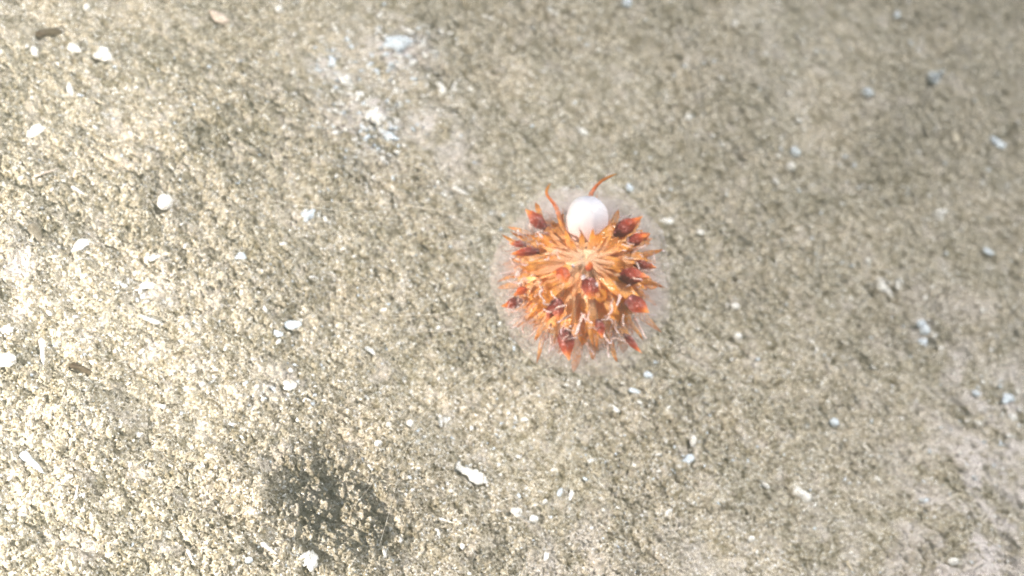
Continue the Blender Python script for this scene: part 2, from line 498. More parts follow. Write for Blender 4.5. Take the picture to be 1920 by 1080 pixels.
def plate(sides=9, ridges=0, curl=.35, fan=False):
    """an irregular, slightly dished flake with broken edges"""
    rings = 5; ns = sides * 3
    rad = []
    ph1, ph2 = rng.uniform(0, 6, 2)
    for k in range(ns):
        a = 2 * math.pi * k / ns
        rad.append(1 - .10 * abs(math.sin(a * sides / 2 + .4)) + rng.uniform(-.16, .08) + .22 * math.sin(2 * a + ph1) * .5 + .12 * math.sin(3 * a + ph2))
    if fan:
        for k in range(ns):
            a = 2 * math.pi * k / ns
            rad[k] *= .62 + .38 * min(1, abs((a - math.pi) / 1.5)) if abs(a - math.pi) < 1.5 else 1
    vs, fs = [], []
    for side in (1, -1):
        for j in range(rings + 1):
            f = j / rings
            for k in range(ns):
                a = 2 * math.pi * k / ns
                x = math.cos(a) * rad[k] * f; y = math.sin(a) * rad[k] * f
                rz = 0
                if ridges:
                    if fan: rz = .10 * math.sin(math.atan2(y, x + 1.1) * ridges * 2.2)
                    else: rz = .12 * math.sin(y * ridges * 3.0)
                z = -curl * (x * x + .6 * y * y) + rz + side * (.10 * (1 - .5 * f * f))
                vs.append((x, y, z))
    off = (rings + 1) * ns
    for s in (0, 1):
        for j in range(rings):
            for k in range(ns):
                q = [s * off + j * ns + k, s * off + (j + 1) * ns + k, s * off + (j + 1) * ns + (k + 1) % ns, s * off + j * ns + (k + 1) % ns]
                fs.append(tuple(q) if s == 0 else tuple(reversed(q)))
    for k in range(ns):
        a0 = rings * ns + k; a1 = rings * ns + (k + 1) % ns
        fs.append((a0, off + a0, off + a1, a1))
    return np.array(vs), fs

def shape(kind):
    if kind == 'ball': return lobes(7, .14, 1.5, SPH3, .04)
    if kind == 'lump': return lobes(6, .30, 2.0)
    if kind == 'cluster': return lobes(9, .62, 2.8)
    if kind == 'trio': return lobes(3, 1.1, 2.3)
    if kind == 'plate': return plate(7)
    if kind == 'ridged': return plate(9, 3)
    if kind == 'fan': return plate(11, 4, .3, True)
    if kind == 'rod': return rod()
    if kind == 'spine': return rod(.85)
    if kind == 'cone': return rod(.70, .1, 12, 10)
    if kind == 'crescent': return rod(.3, .5)

FLAT = {'plate': .30, 'ridged': .34, 'fan': .34, 'lump': .75, 'cluster': .7, 'trio': .7, 'ball': .95, 'rod': .8, 'spine': .7, 'cone': .8, 'crescent': .7}
# x, y, length and width in picture pixels, angle of the long axis, shape, material, name, category, label
THINGS = [
 (195,117,48,36,-15,'cluster',M_WHITE,'shell_lump','shell','biggest knobbly white shell lump with bluish side, near upper left corner'),
 (139,98,32,20,-35,'lump',M_WHITE,'shell_lump','shell','white double-knobbed lump just left of the biggest knobbly lump'),
 (63,101,24,17,-60,'lump',M_WHITE,'shell_lump','shell','small white lump, leftmost of three in a row near upper left corner'),
 (66,250,44,24,25,'plate',M_WHITE,'shell_flake','shell','flat white oblong flake by the left edge, below the row of three lumps'),
 (130,177,28,15,-82,'plate',M_WHITE,'shell_flake','shell','upright white chip below the row of three white lumps'),
 (182,201,40,8,-24,'spine',M_CREAM,'shell_splinter','shell','thin pale splinter right of the upright white chip'),
 (305,399,32,31,0,'ball',M_WHITE,'white_pebble','pebble','smooth round white pebble alone on the left half of the seabed'),
 (150,468,44,22,30,'plate',M_WHITE,'shell_flake','shell','white folded flake with a cream splinter against its left end'),
 (128,458,40,8,60,'spine',M_CREAM,'shell_splinter','shell','cream splinter leaning against the white folded flake'),
 (79,665,62,15,-84,'spine',M_WHITE,'shell_spine','shell','long white pointed spine near the left edge, above the dark twig'),
 (14,682,44,36,10,'lump',M_WHITE,'white_pebble','pebble','white rounded lump cut by the left edge of the picture'),
 (152,697,58,13,-18,'crescent',M_DARK,'dark_twig','debris','dark brown twig-like fragment below the long white spine'),
 (64,455,40,26,-50,'plate',M_GREY,'grey_flake','debris','dark grey three-cornered flake left of the white folded flake'),
 (92,64,60,14,8,'crescent',M_DARK,'dark_twig','debris','dark brown curved fragment near the upper left corner'),
 (12,625,30,22,-20,'cluster',M_WHITE,'shell_lump','shell','crumbly white lump at the left edge, above the rounded lump'),
 (410,32,48,20,-32,'lump',M_PINK,'shell_fragment','shell','pinkish white oblong fragment near the top edge'),
 (622,118,30,16,-65,'cluster',M_BLUE,'shell_lump','shell','small bluish white cluster above the pale shell patch left of centre top'),
 (646,152,28,22,-20,'cluster',M_WHITE,'shell_lump','shell','white knobbed lump below the small bluish cluster'),
 (697,229,50,32,-65,'cluster',M_WHITE,'shell_lump','shell','brightest jagged white lump up and left of the orange animal'),
 (725,266,44,22,-30,'cluster',M_BLUE,'shell_lump','shell','bluish crumbled lump touching the brightest jagged white lump'),
 (745,92,58,40,15,'cluster',M_BLUE,'shell_lump','shell','wide bluish crumbled cluster near the top, left of centre'),
 (772,118,24,12,30,'plate',M_WHITE,'shell_flake','shell','small white flake at the lower right of the wide bluish cluster'),
 (826,170,28,9,-50,'rod',M_WHITE,'shell_rod','shell','slim white rod right of the wide bluish cluster'),
 (672,182,24,12,10,'plate',M_WHITE,'shell_flake','shell','small white flake between the knobbed lump and the jagged lump'),
 (1166,20,18,18,0,'ball',M_BLUE,'white_pebble','pebble','small round bluish pebble at the top edge, right of centre'),
 (1088,253,27,14,-30,'plate',M_WHITE,'shell_flake','shell','small oval white flake above the orange animal'),
 (1176,361,20,14,-25,'lump',M_BLUE,'shell_fragment','shell','small bluish white bit right of the long right-hand spike of the animal'),
 (1246,420,30,15,-8,'plate',M_WHITE,'shell_flake','shell','white oval flake just right of the orange animal'),
 (1310,438,18,12,5,'lump',M_WHITE,'shell_fragment','shell','small white bit right of the oval flake beside the animal'),
 (862,360,38,10,-22,'spine',M_WHITE,'shell_splinter','shell','white splinter left of the animal, level with its curled spikes'),
 (1746,151,30,24,-20,'lump',M_BLUE,'stalked_blob','sponge','bluish white blob with a short upright stalk, near the upper right'),
 (1750,408,40,28,-40,'trio',M_WHITE,'shell_lump','shell','three-armed white lump near the right edge'),
 (1604,201,22,15,-50,'lump',M_BLUE,'shell_fragment','shell','faint bluish bit left of and below the stalked blob'),
 (1675,35,18,14,70,'lump',M_BLUE,'shell_fragment','shell','faint bluish bit at the top edge, left of the stalked blob'),
 (1872,266,38,16,-40,'plate',M_BLUE,'shell_flake','shell','faint bluish oblong flake near the right edge, above the three-armed lump'),
 (1787,263,28,14,-30,'plate',M_CREAM,'shell_flake','shell','pale flake left of the faint bluish oblong flake'),
 (1489,284,22,17,-60,'lump',M_BLUE,'shell_fragment','shell','bluish oval bit right of the animal, upper one of a close pair'),
 (1481,314,17,17,0,'ball',M_WHITE,'white_pebble','pebble','white round grain right of the animal, lower one of a close pair'),
 (1285,229,14,14,0,'ball',M_WHITE,'white_pebble','pebble','white round grain up and right of the animal'),
 (1645,540,30,13,-55,'rod',M_WHITE,'shell_rod','shell','bright white stub, upper of two stubs right of the animal'),
 (1726,620,34,14,-55,'rod',M_BLUE,'shell_rod','shell','bluish stub, lower of two stubs right of the animal'),
 (1722,650,24,14,-20,'lump',M_BLUE,'shell_fragment','shell','pale bit just below the bluish stub'),
 (1847,478,24,14,-20,'plate',M_BLUE,'shell_flake','shell','pale bluish flake below the three-armed lump, by the right edge'),
 (1376,577,20,14,-10,'lump',M_WHITE,'shell_fragment','shell','white oval bit right of the lower half of the animal'),
 (1381,634,16,16,0,'ball',M_WHITE,'white_pebble','pebble','white round grain below the oval bit, right of the animal'),
 (1495,935,42,16,-28,'rod',M_WHITE,'shell_rod','shell','bright white stick fragment at lower right'),
 (1430,917,18,11,-25,'lump',M_WHITE,'shell_fragment','shell','small white oval up and left of the bright white stick'),
 (1293,834,24,15,70,'lump',M_WHITE,'shell_fragment','shell','white upright oval below and right of the animal'),
 (1282,870,30,20,35,'plate',M_BLUE,'shell_flake','shell','bluish flake under the white upright oval'),
 (1771,1063,19,17,0,'ball',M_WHITE,'white_pebble','pebble','white round pebble at the bottom edge, near lower right corner'),
 (1885,751,34,22,20,'cluster',M_BLUE,'shell_lump','shell','crumbly pale cluster at the right edge, upper of a pair'),
 (1891,788,20,18,0,'lump',M_WHITE,'shell_lump','shell','white lump at the right edge under the crumbly pale cluster'),
 (885,890,74,34,-20,'ridged',M_WHITE,'ridged_shell','shell','largest ridged white plate, below and left of the animal'),
 (965,966,26,24,0,'lump',M_WHITE,'white_pebble','pebble','white lump below the largest ridged plate, left one of two'),
 (999,977,19,20,0,'ball',M_WHITE,'white_pebble','pebble','white round grain below the ridged plate, right one of two'),
 (575,1062,50,42,70,'fan',M_WHITE,'fan_shell','shell','white fan-shaped ribbed shell at the bottom edge, beside the dark shadow'),
 (499,1041,42,12,-32,'spine',M_WHITE,'shell_splinter','shell','white wedge up and left of the fan-shaped shell'),
 (461,1063,18,15,0,'ball',M_BLUE,'white_pebble','pebble','small bluish round bit left of the fan-shaped shell'),
 (60,870,62,20,-38,'cone',M_BLUE,'cone_shell','shell','glassy pointed cone shell near the left edge, lower left'),
 (143,928,40,8,82,'spine',M_WHITE,'shell_splinter','shell','thin upright white splinter right of the glassy cone shell'),
 (171,985,36,6,-80,'spine',M_WHITE,'shell_splinter','shell','thin upright splinter below the splinter by the cone shell'),
 (355,1055,36,8,-60,'spine',M_WHITE,'shell_splinter','shell','thin white splinter near the bottom edge, left of the white wedge'),
 (268,865,40,7,30,'spine',M_CREAM,'shell_splinter','shell','cream needle lying left of the dark shadow'),
 (824,790,26,8,-80,'rod',M_WHITE,'shell_rod','shell','slim upright white chip, left one of a pair below the animal'),
 (836,788,18,15,50,'plate',M_WHITE,'shell_flake','shell','squarish white chip, right one of a pair below the animal'),
 (692,662,26,12,-35,'plate',M_WHITE,'shell_flake','shell','white flake left of the animal, below the bluish broken bits'),
 (545,618,22,34,-60,'plate',M_BLUE,'shell_flake','shell','bluish broken flake left of the animal'),
 (518,636,22,17,-10,'plate',M_BLUE,'shell_flake','shell','pale flake touching the bluish broken flake'),
 (288,494,26,18,35,'plate',M_WHITE,'shell_flake','shell','white flake below the smooth round pebble'),
 (448,493,22,20,0,'plate',M_BLUE,'shell_flake','shell','bluish flake right of and below the smooth round pebble'),
 (272,542,44,20,10,'plate',M_WHITE,'shell_flake','shell','white broken patch below the flake under the round pebble'),
 (282,608,40,9,-15,'rod',M_WHITE,'shell_rod','shell','lying white rod below the white broken patch'),
 (575,420,34,26,20,'cluster',M_BLUE,'shell_lump','shell','bluish crumbled lump right of the smooth round pebble'),
 (145,375,34,8,-30,'spine',M_WHITE,'shell_splinter','shell','white splinter up and left of the folded flake'),
 (85,345,60,7,20,'spine',M_PINK,'shell_splinter','shell','long pinkish splinter near the left edge above the folded flake'),
 (540,730,36,22,10,'plate',M_WHITE,'shell_flake','shell','bright white patch straight above the dark shadow'),
 (378,727,15,13,0,'ball',M_WHITE,'white_pebble','pebble','white round grain left of the bright patch above the dark shadow'),
 (1145,775,26,11,-30,'plate',M_WHITE,'shell_flake','shell','small white flake below the animal'),
 (1208,712,20,16,0,'lump',M_BLUE,'shell_fragment','shell','lilac bit close under the right side of the animal'),
 (1183,740,26,10,-8,'plate',M_BLUE,'shell_flake','shell','pale flat flake under the lilac bit'),
 (760,808,17,17,0,'ball',M_WHITE,'white_pebble','pebble','white round grain left of the pair of upright chips'),
 (700,846,17,15,0,'ball',M_WHITE,'white_pebble','pebble','white round grain beside the upper right of the dark shadow'),
 (1045,930,20,12,70,'lump',M_BLUE,'shell_fragment','shell','bluish bit, left one of a pair below the ridged plate'),
 (1066,934,24,11,75,'plate',M_WHITE,'shell_flake','shell','white upright flake, right one of a pair below the ridged plate'),
 (1018,1050,24,10,75,'plate',M_WHITE,'shell_flake','shell','white upright flake near the middle of the bottom edge'),
 (815,1008,22,8,-70,'crescent',M_WHITE,'shell_splinter','shell','small white curved splinter right of the dark shadow'),
 (835,985,40,6,-18,'spine',M_WHITE,'shell_splinter','shell','thin lying white splinter above the small curved splinter'),
 (1243,972,22,10,40,'crescent',M_WHITE,'shell_splinter','shell','small white curved splinter below and right of the animal, near the bottom'),
 (1718,949,20,9,5,'rod',M_BLUE,'shell_rod','shell','small pale stick right of the bright white stick'),
 (1400,1018,16,14,0,'ball',M_WHITE,'white_pebble','pebble','white round grain below the bright white stick'),
 (1555,800,18,18,0,'ball',M_BLUE,'white_pebble','pebble','pale round grain above the bright white stick'),
 (1590,1065,30,9,-60,'spine',M_CREAM,'shell_splinter','shell','cream splinter at the bottom edge, left of the round pebble'),
 (1820,745,18,13,0,'lump',M_BLUE,'shell_fragment','shell','pale bit left of the crumbly cluster at the right edge'),
 (520,27,16,14,0,'ball',M_WHITE,'white_pebble','pebble','white round grain at the top edge right of the pinkish fragment'),
 (162,12,15,14,0,'ball',M_WHITE,'white_pebble','pebble','white round grain at the top edge, above the row of three lumps'),
]
GRP = {'shell_lump': 'lumps of broken shell on the seabed', 'shell_flake': 'shell flakes on the seabed', 'shell_splinter': 'shell splinters on the seabed',
       'white_pebble': 'white round pebbles on the seabed', 'shell_rod': 'shell rods on the seabed', 'shell_fragment': 'small shell fragments on the seabed',
       'dark_twig': 'dark fragments on the seabed'}

for (px, py, lp, wp, ang, kind, mat, name, cat, label) in THINGS:
    c = floor_at(px, py)
    a = math.radians(ang)
    e1 = floor_at(px + math.cos(a) * lp * .46, py - math.sin(a) * lp / 2)
    e0 = floor_at(px - math.cos(a) * lp * .46, py + math.sin(a) * lp / 2)
    f1 = floor_at(px - math.sin(a) * wp / 2, py - math.cos(a) * wp / 2)
    f0 = floor_at(px + math.sin(a) * wp / 2, py + math.cos(a) * wp / 2)
    d = e1 - e0
    hl = d.length / 2; hw = (f1 - f0).length / 2 * (.85 if kind in ('ball',) else .9)
    rz = math.atan2(d.y, d.x)
    V, F = shape(kind)
    V = V * np.array([hl, hw, min(hw, hl) * (FLAT[kind] if kind not in ('plate', 'ridged', 'fan') else .75)])
    gx = c.x + np.array([0, .5, -.5, 0, 0]) * hl * math.cos(rz) + np.array([0, 0, 0, .5, -.5]) * hw * -math.sin(rz)
    gy = c.y + np.array([0, .5, -.5, 0, 0]) * hl * math.sin(rz) + np.array([0, 0, 0, .5, -.5]) * hw * math.cos(rz)
    hz = H(gx, gy)
    z = .5 * hz.mean() + .5 * hz.max() + {'ball': .36, 'lump': .2, 'cluster': .2, 'trio': .2, 'rod': .18}.get(kind, .26) * hw * (.6 if kind in ('plate', 'ridged', 'fan') else 1) + .0006
    zlo = V[:, 2].min()
    V[:, 2] -= zlo                                   # origin at the thing's base
    me = mesh_from(name, V, F, mat, True)
    o = bpy.data.objects.new(name, me)
    link(o)
    tl = Matrix.Rotation(rng.uniform(-.18, .18), 4, 'X') @ Matrix.Rotation(rng.uniform(-.14, .14), 4, 'Y')
    o.matrix_world = Matrix.Translation((c.x, c.y, z + zlo)) @ Matrix.Rotation(rz, 4, 'Z') @ tl
    tag(o, label, cat, GRP.get(name))
    if name == 'stalked_blob':
        SB = (o, hl)

# the stalk of the blob near the upper right stands up from it
o, hl = SB
vs, fs = rod(.45, .12, 10, 10)
vs = vs * np.array([hl * 1.15, hl * .42, hl * .42])
st = bpy.data.objects.new('stalk', mesh_from('stalk', vs[:, [2, 1, 0]] + np.array([hl * .1, 0, hl * 1.5]), fs, M_BLUE))
link(st, o)
tag(st, 'short pale upright stalk')

# ------------------------------------------------------------------ the siphonophore
K = 2 * T * ANIMAL_DEPTH / 1920            # metres per picture pixel at the animal
ROOT = bpy.data.objects.new('siphonophore', None)
link(ROOT)
ROOT.empty_display_size = .01
ROOT.matrix_world = Matrix.Translation(A_POS) @ RCW.to_4x4()
tag(ROOT, 'orange dandelion-shaped siphonophore with a white float hovering above the pale seabed', 'siphonophore')

def loc_px(px, py, z=0.0):
    """picture pixel + height towards the viewer -> the animal's own axes (pixel units)"""
    return Vector((px - 1088, 525 - py, z))

def part(name, me, M=None, label=None, kind=None, parent=ROOT):
    o = bpy.data.objects.new(name, me)
    link(o, parent)
    if M is not None: o.matrix_local = M
    tag(o, label, kind=kind)
    return o

def petal_mesh(name, ln, wd, th, bend, curl, mat, tipfine=1.0, nseg=10, ns=10, fold=.3):
    vs, fs, at = [], [], []
    for i in range(nseg + 1):
        t = i / nseg
        w = wd * (.30 * (1 - t) ** 2 + 1.15 * t ** .8 * (1 - t) ** (.62 * tipfine) * 1.35 + .02)
        d = th * (.45 * (1 - t) + t ** .7 * (1 - t) ** .8 * 1.3 + .02)
        yb = bend * t * t * ln + curl * max(0, t - .65) ** 2 * ln * 4
        z = ln * (t - .12 * abs(bend) * t * t)
        for k in range(ns):
            a = 2 * math.pi * k / ns
            cx, cy = math.cos(a), math.sin(a)
            x = w * cx * .5
            y = d * cy * .5 + fold * abs(x) * (1 if True else 0) + yb
            vs.append((x, y, z)); at.append(t)
    for i in range(nseg):
        for k in range(ns):
            fs.append((i * ns + k, i * ns + (k + 1) % ns, (i + 1) * ns + (k + 1) % ns, (i + 1) * ns + k))
    fs.append(tuple(reversed(range(ns)))); fs.append(tuple(nseg * ns + k for k in range(ns)))
    return mesh_from(name, np.array(vs) * K, fs, mat, True, {'t': at})

def tube_mesh(name, pts, radii, mat, ns=6, tvals=None):
    pts = [Vector(p) for p in pts]
    vs, fs, at = [], [], []
    up = Vector((.3, .5, .8)).normalized()
    for i, p in enumerate(pts):
        tn = (pts[min(i + 1, len(pts) - 1)] - pts[max(i - 1, 0)]).normalized()
        s = tn.cross(up)
        if s.length < .05: s = tn.cross(Vector((1, 0, 0)))
        s.normalize(); u = s.cross(tn)
        for k in range(ns):
            a = 2 * math.pi * k / ns
            vs.append(p + (s * math.cos(a) + u * math.sin(a)) * radii[i]); at.append(i / (len(pts) - 1))
    for i in range(len(pts) - 1):
        for k in range(ns):
            fs.append((i * ns + k, i * ns + (k + 1) % ns, (i + 1) * ns + (k + 1) % ns, (i + 1) * ns + k))
    fs.append(tuple(reversed(range(ns)))); fs.append(tuple((len(pts) - 1) * ns + k for k in range(ns)))
    return mesh_from(name, np.array([tuple(v) for v in vs]) * K, fs, mat, True, {'t': at})

def smooth_path(ctrl, n):
    """Catmull-Rom through control points"""
    c = [Vector(p) for p in ctrl]
    c = [c[0] * 2 - c[1]] + c + [c[-1] * 2 - c[-2]]
    out = []
    seg = len(c) - 3
    for i in range(n + 1):
        f = i / n * seg
        s = min(int(f), seg - 1); t = f - s
        p0, p1, p2, p3 = c[s:s + 4]
        out.append(.5 * ((2 * p1) + (p2 - p0) * t + (2 * p0 - 5 * p1 + 4 * p2 - p3) * t * t + (3 * p1 - p0 - 3 * p2 + p3) * t ** 3))
    return out

def aim(loc, d, face=None, roll=0.0, scale=1.0):
    """matrix that points local +Z along d with local +Y towards face"""
    d = d.normalized()
    f = face if face is not None else Vector((0, 0, 1))
    y = f - f.dot(d) * d
    if y.length < .08:
        f = Vector((0, 1, 0)); y = f - f.dot(d) * d
    y.normalize(); x = y.cross(d)
    R = Matrix((x, y, d)).transposed().to_4x4()
    return Matrix.Translation(loc * K) @ R @ Matrix.Rotation(roll, 4, 'Z') @ Matrix.Scale(scale, 4)

# body: a lumpy cushion all the zooids sit on
V, F = SPH3
r = 1 + .05 * np.sin(V[:, 0] * 7) * np.sin(V[:, 1] * 6 + 1) + .04 * np.sin(V[:, 2] * 9 + V[:, 0] * 5)
W = V * r[:, None] * np.array([118, 114, 90]) + np.array([2, 0, -27])
part('body', mesh_from('body', W * K, F, M_BODY, True, {'t': np.clip(np.linalg.norm(W[:, :2] - np.array([6, 38]), axis=1) / 100, 0, 1)}))

r = 1 + .06 * np.sin(V[:, 0] * 6 + 2) * np.sin(V[:, 1] * 5)
W = V * r[:, None] * np.array([46, 42, 27]) + np.array([4, 30, 57])
part('crown', mesh_from('crown', W * K, F, M_BODY, True, {'t': np.zeros(len(W))}))

# float: pearly ovoid, its foot drawn out into the body
nr, ns = 26, 32
vs, at = [], []
for i in range(nr + 1):
    t = i / nr                                     # 0 foot, 1 crown
    th = math.pi * t
    rr = math.sin(th) ** .82 * (1 + .10 * math.cos(th) * -1) * 38.5
    yy = -math.cos(th) * 50
    for k in range(ns):
        a = 2 * math.pi * k / ns
        w = 1 + 0.04 * math.sin(5 * a + 1.2 * math.sin(3 * t)) * math.sin(th) + .012 * math.sin(11 * a)
        vs.append((rr * w * math.cos(a), yy, rr * w * math.sin(a))); at.append(t)
fs = [(i * ns + k, (i + 1) * ns + k, (i + 1) * ns + (k + 1) % ns, i * ns + (k + 1) % ns) for i in range(nr) for k in range(ns)]
fm = part('float', mesh_from('float', np.array(vs) * K, fs, M_FLOAT, True, {'t': at}),
          Matrix.Translation(loc_px(1097, 420, 42) * K) @ Matrix.Rotation(math.radians(-4), 4, 'Z') @ Matrix.Rotation(math.radians(24), 4, 'X'), 'pearly white bulb at the top')

Q = Vector((5, 33, -20))                            # point the zooids fan out from
FLOAT_DIR = (loc_px(1097, 400, 40) - Q).normalized()

BR = [petal_mesh('bract', 84, w, th, b, c, m, tf, fold=fo) for (w, th, b, c, m, tf, fo) in [
    (30, 9, -.10, -.10, M_BRACT, 1.0, .25), (21, 8, .10, -.14, M_BRACT, 1.25, .35), (36, 9, -.05, .12, M_BRACT2, .9, .2), (28, 8, -.16, -.06, M_BRACT2, 1.1, .3),
    (20, 7, .06, .18, M_BRACT, 1.4, .3), (33, 9, .04, -.18, M_BRACT, 1.0, .4), (22, 8, -.12, .10, M_BRACT2, 1.2, .2), (25, 9, .12, .05, M_BRACT, 1.15, .3)]]
WB = [petal_mesh('bract', 84, w, th, b, c, m, tf, fold=.22) for (w, th, b, c, m, tf) in [(44, 10, -.08, .04, M_BRACT2, .8), (40, 10, .06, -.08, M_BRACT, .85), (48, 10, -.04, .06, M_BRACT2, .75)]]
BC = [petal_mesh('pale_bract', 78, w, th, b, c, M_CREAMB, tf) for (w, th, b, c, tf) in [(22, 9, -.10, .05, 1.1), (18, 8, .10, -.08, 1.3), (26, 9, -.06, .10, 1.0)]]

def hit_sphere(p, d, R, zs=.78):
    """distance along d from p to the flattened ball (z squashed by zs)"""
    s = Vector((1, 1, 1 / zs))
    pp = Vector((p.x, p.y, p.z / zs)); dd = Vector((d.x, d.y, d.z / zs))
    a = dd.dot(dd); b = 2 * pp.dot(dd); c = pp.dot(pp) - R * R
    return (-b + math.sqrt(b * b - 4 * a * c)) / (2 * a)

golden = math.pi * (3 - math.sqrt(5))
S = Vector((5, 38, 0))                              # crown the rosette rays out from, in the picture plane
def dome(x, y):
    q = (x / 150) ** 2 + (y / 150) ** 2
    return 92 * math.sqrt(max(0, 1 - min(1, q))) - 16

def outline(phi):
    """distance from the crown to the rim of the ball along picture angle phi"""
    d = Vector((math.cos(phi), math.sin(phi), 0))
    bq = S.dot(d); cq = S.dot(S) - 139 ** 2
    return -bq + math.sqrt(bq * bq - cq)

def rosette(nn, f0, f1, ln0, ln1, lift, meshes, zoff=0.0, gap=.62):
    ph0 = rng.uniform(0, 6)
    for i in range(nn):
        phi = ph0 + (i + rng.uniform(-.35, .35)) / nn * 2 * math.pi
        up = abs((phi - math.pi / 2 + math.pi) % (2 * math.pi) - math.pi)
        if up < gap: continue
        rim = outline(phi) * rng.uniform(f0, f1)
        ln = rng.uniform(ln0, ln1)
        d = Vector((math.cos(phi), math.sin(phi), 0))
        tip = S + d * rim; base = S + d * max(6, rim - ln)
        tip.z = dome(tip.x, tip.y) + lift * rng.uniform(.5, 1.5) + zoff
        base.z = dome(base.x, base.y) - 2 + zoff
        v = tip - base
        v = v + Vector(rng.normal(0, .10, 3)) * v.length
        me = meshes[int(rng.integers(len(meshes)))]
        nrm = Vector((base.x, base.y, 120)).normalized()
        part(me.name.split('.')[0], me, aim(base, v, nrm, rng.normal(0, .42), v.length / 84))

rosette(34, .94, 1.10, 60, 95, -6, BR, -52, .5)          # behind, seen only at the rim
rosette(44, .92, 1.10, 50, 92, 2, BR, -26, .55)
rosette(40, .84, 1.04, 50, 92, 12, BR, -6)
rosette(26, .70, .90, 46, 86, 14, BR + WB)
rosette(19, .54, .74, 42, 78, 15, WB + BR[2:6] + BC)
rosette(20, .38, .58, 36, 64, 14, BC + WB, 0, .75)
rosette(10, .26, .40, 26, 44, 12, BC, 0, .8)
# the far side
for i in range(60):
    z = -.25 - .75 * (i + .5) / 60
    rad = math.sqrt(1 - z * z); a = i * golden
    d = Vector((rad * math.cos(a), rad * math.sin(a), z))
    if d.y > .55: continue
    tl = hit_sphere(Q, d, 146 * rng.uniform(.9, 1.03))
    part('bract', BR[i % 8], aim(Q + d * (tl - 80), d, Vector((0, 0, 1)), rng.uniform(-.7, .7), rng.uniform(.85, 1.05)))

# bracts that stand out in the outline: root, tip, size
for (bx, by, tx, ty, z0, z1, sc, vi) in [
    (1160, 490, 1242, 467, 30, 20, 1.15, 1), (990, 470, 940, 441, 20, 10, .9, 4), (1018, 425, 1005, 379, 20, 18, .8, 0), (1142, 440, 1158, 394, 30, 26, .75, 5),
    (1020, 620, 1008, 680, 10, 0, .9, 4), (1135, 620, 1158, 680, 10, 0, .85, 1), (1170, 590, 1207, 636, 15, 5, .8, 4), (985, 505, 934, 530, 15, 5, .8, 4),
    (1000, 440, 951, 425, 8, 0, .8, 1), (1180, 500, 1222, 527, 20, 12, .7, 4), (1165, 470, 1211, 440, 20, 5, .8, 0), (1000, 585, 968, 615, 10, 2, .9, 6),
    (1150, 455, 1200, 413, 34, 26, .95, 5), (1070, 630, 1066, 672, 20, 10, .8, 3), (1110, 630, 1112, 675, 14, 5, .8, 2), (980, 560, 938, 575, 8, 0, .85, 1)]:
    b0 = loc_px(bx, by, z0); b1 = loc_px(tx, ty, z1)
    part('bract', BR[vi], aim(b0, b1 - b0, Vector((0, 0, 1)), rng.uniform(-.3, .3), (b1 - b0).length / 84))

# short bracts clasping the foot of the float
for (bx, by, tx, ty) in [(1088, 478, 1086, 442), (1100, 478, 1108, 436), (1112, 476, 1128, 446), (1076, 476, 1066, 452), (1122, 470, 1141, 436), (1068, 472, 1056, 438)]:
    b0 = loc_px(bx, by, 72); b1 = loc_px(tx, ty, 96)
    part('bract', BR[(bx // 4) % 8], aim(b0, b1 - b0, Vector((0, 0, 1)), rng.uniform(-.3, .3), (b1 - b0).length / 84))

# pale stalks raying out from the middle
STK = []
for j in range(5):
    bw = rng.uniform(-.1, .1)
    STK.append(tube_mesh('stalk', [(bw * 20 * math.sin(t * 3), 8 * math.sin(t * math.pi), t * 80) for t in np.linspace(0, 1, 8)], [5.2, 4.6, 4.2, 4.0, 3.8, 3.8, 3.4, 1.5], M_CREAMB, 7))
for j in range(52):
    phi = j / 52 * 2 * math.pi + rng.uniform(-.08, .08)
    if abs((phi - math.pi / 2 + math.pi) % (2 * math.pi) - math.pi) < .7: continue
    d = Vector((math.cos(phi), math.sin(phi), 0))
    ln = rng.uniform(40, 85)
    b0 = S + d * rng.uniform(3, 10); b1 = b0 + d * ln
    b0.z = dome(b0.x, b0.y) + 9; b1.z = dome(b1.x, b1.y) + rng.uniform(2, 12)
    part('stalk', STK[j % 5], aim(b0, b1 - b0, Vector((0, 0, 1)), rng.uniform(0, 6), ln / 80))

# dark red feeding polyps, one by one where they sit
def zooid_mesh(name, ln, wd, th, mat, blunt=.5):
    """angular arrowhead: blunt root, shoulders, keeled sides, pointed tip"""
    prof = [(0, blunt * .8), (.06, blunt), (.28, .92), (.42, 1.0), (.56, .86), (.74, .52), (.90, .20), (1.0, .03)]
    ns = 8
    ex = [(1, 0), (.55, .62), (0, 1), (-.55, .62), (-1, 0), (-.6, -.6), (0, -.9), (.6, -.6)]
    sk = rng.uniform(-.16, .16); jit = rng.uniform(-.09, .09, (len(prof), ns))
    vs, fs, at = [], [], []
    for i, (t, w) in enumerate(prof):
        for k, (cx, cy) in enumerate(ex):
            q = w * (1 + jit[i, k])
            vs.append((q * wd * .5 * cx + sk * ln * t * t, q * th * .5 * cy, ln * t)); at.append(t)
    for i in range(len(prof) - 1):
        for k in range(ns):
            fs.append((i * ns + k, i * ns + (k + 1) % ns, (i + 1) * ns + (k + 1) % ns, (i + 1) * ns + k))
    fs.append(tuple(reversed(range(ns)))); fs.append(tuple((len(prof) - 1) * ns + k for k in range(ns)))
    return mesh_from(name, np.array(vs) * K, fs, mat, False, {'t': at})

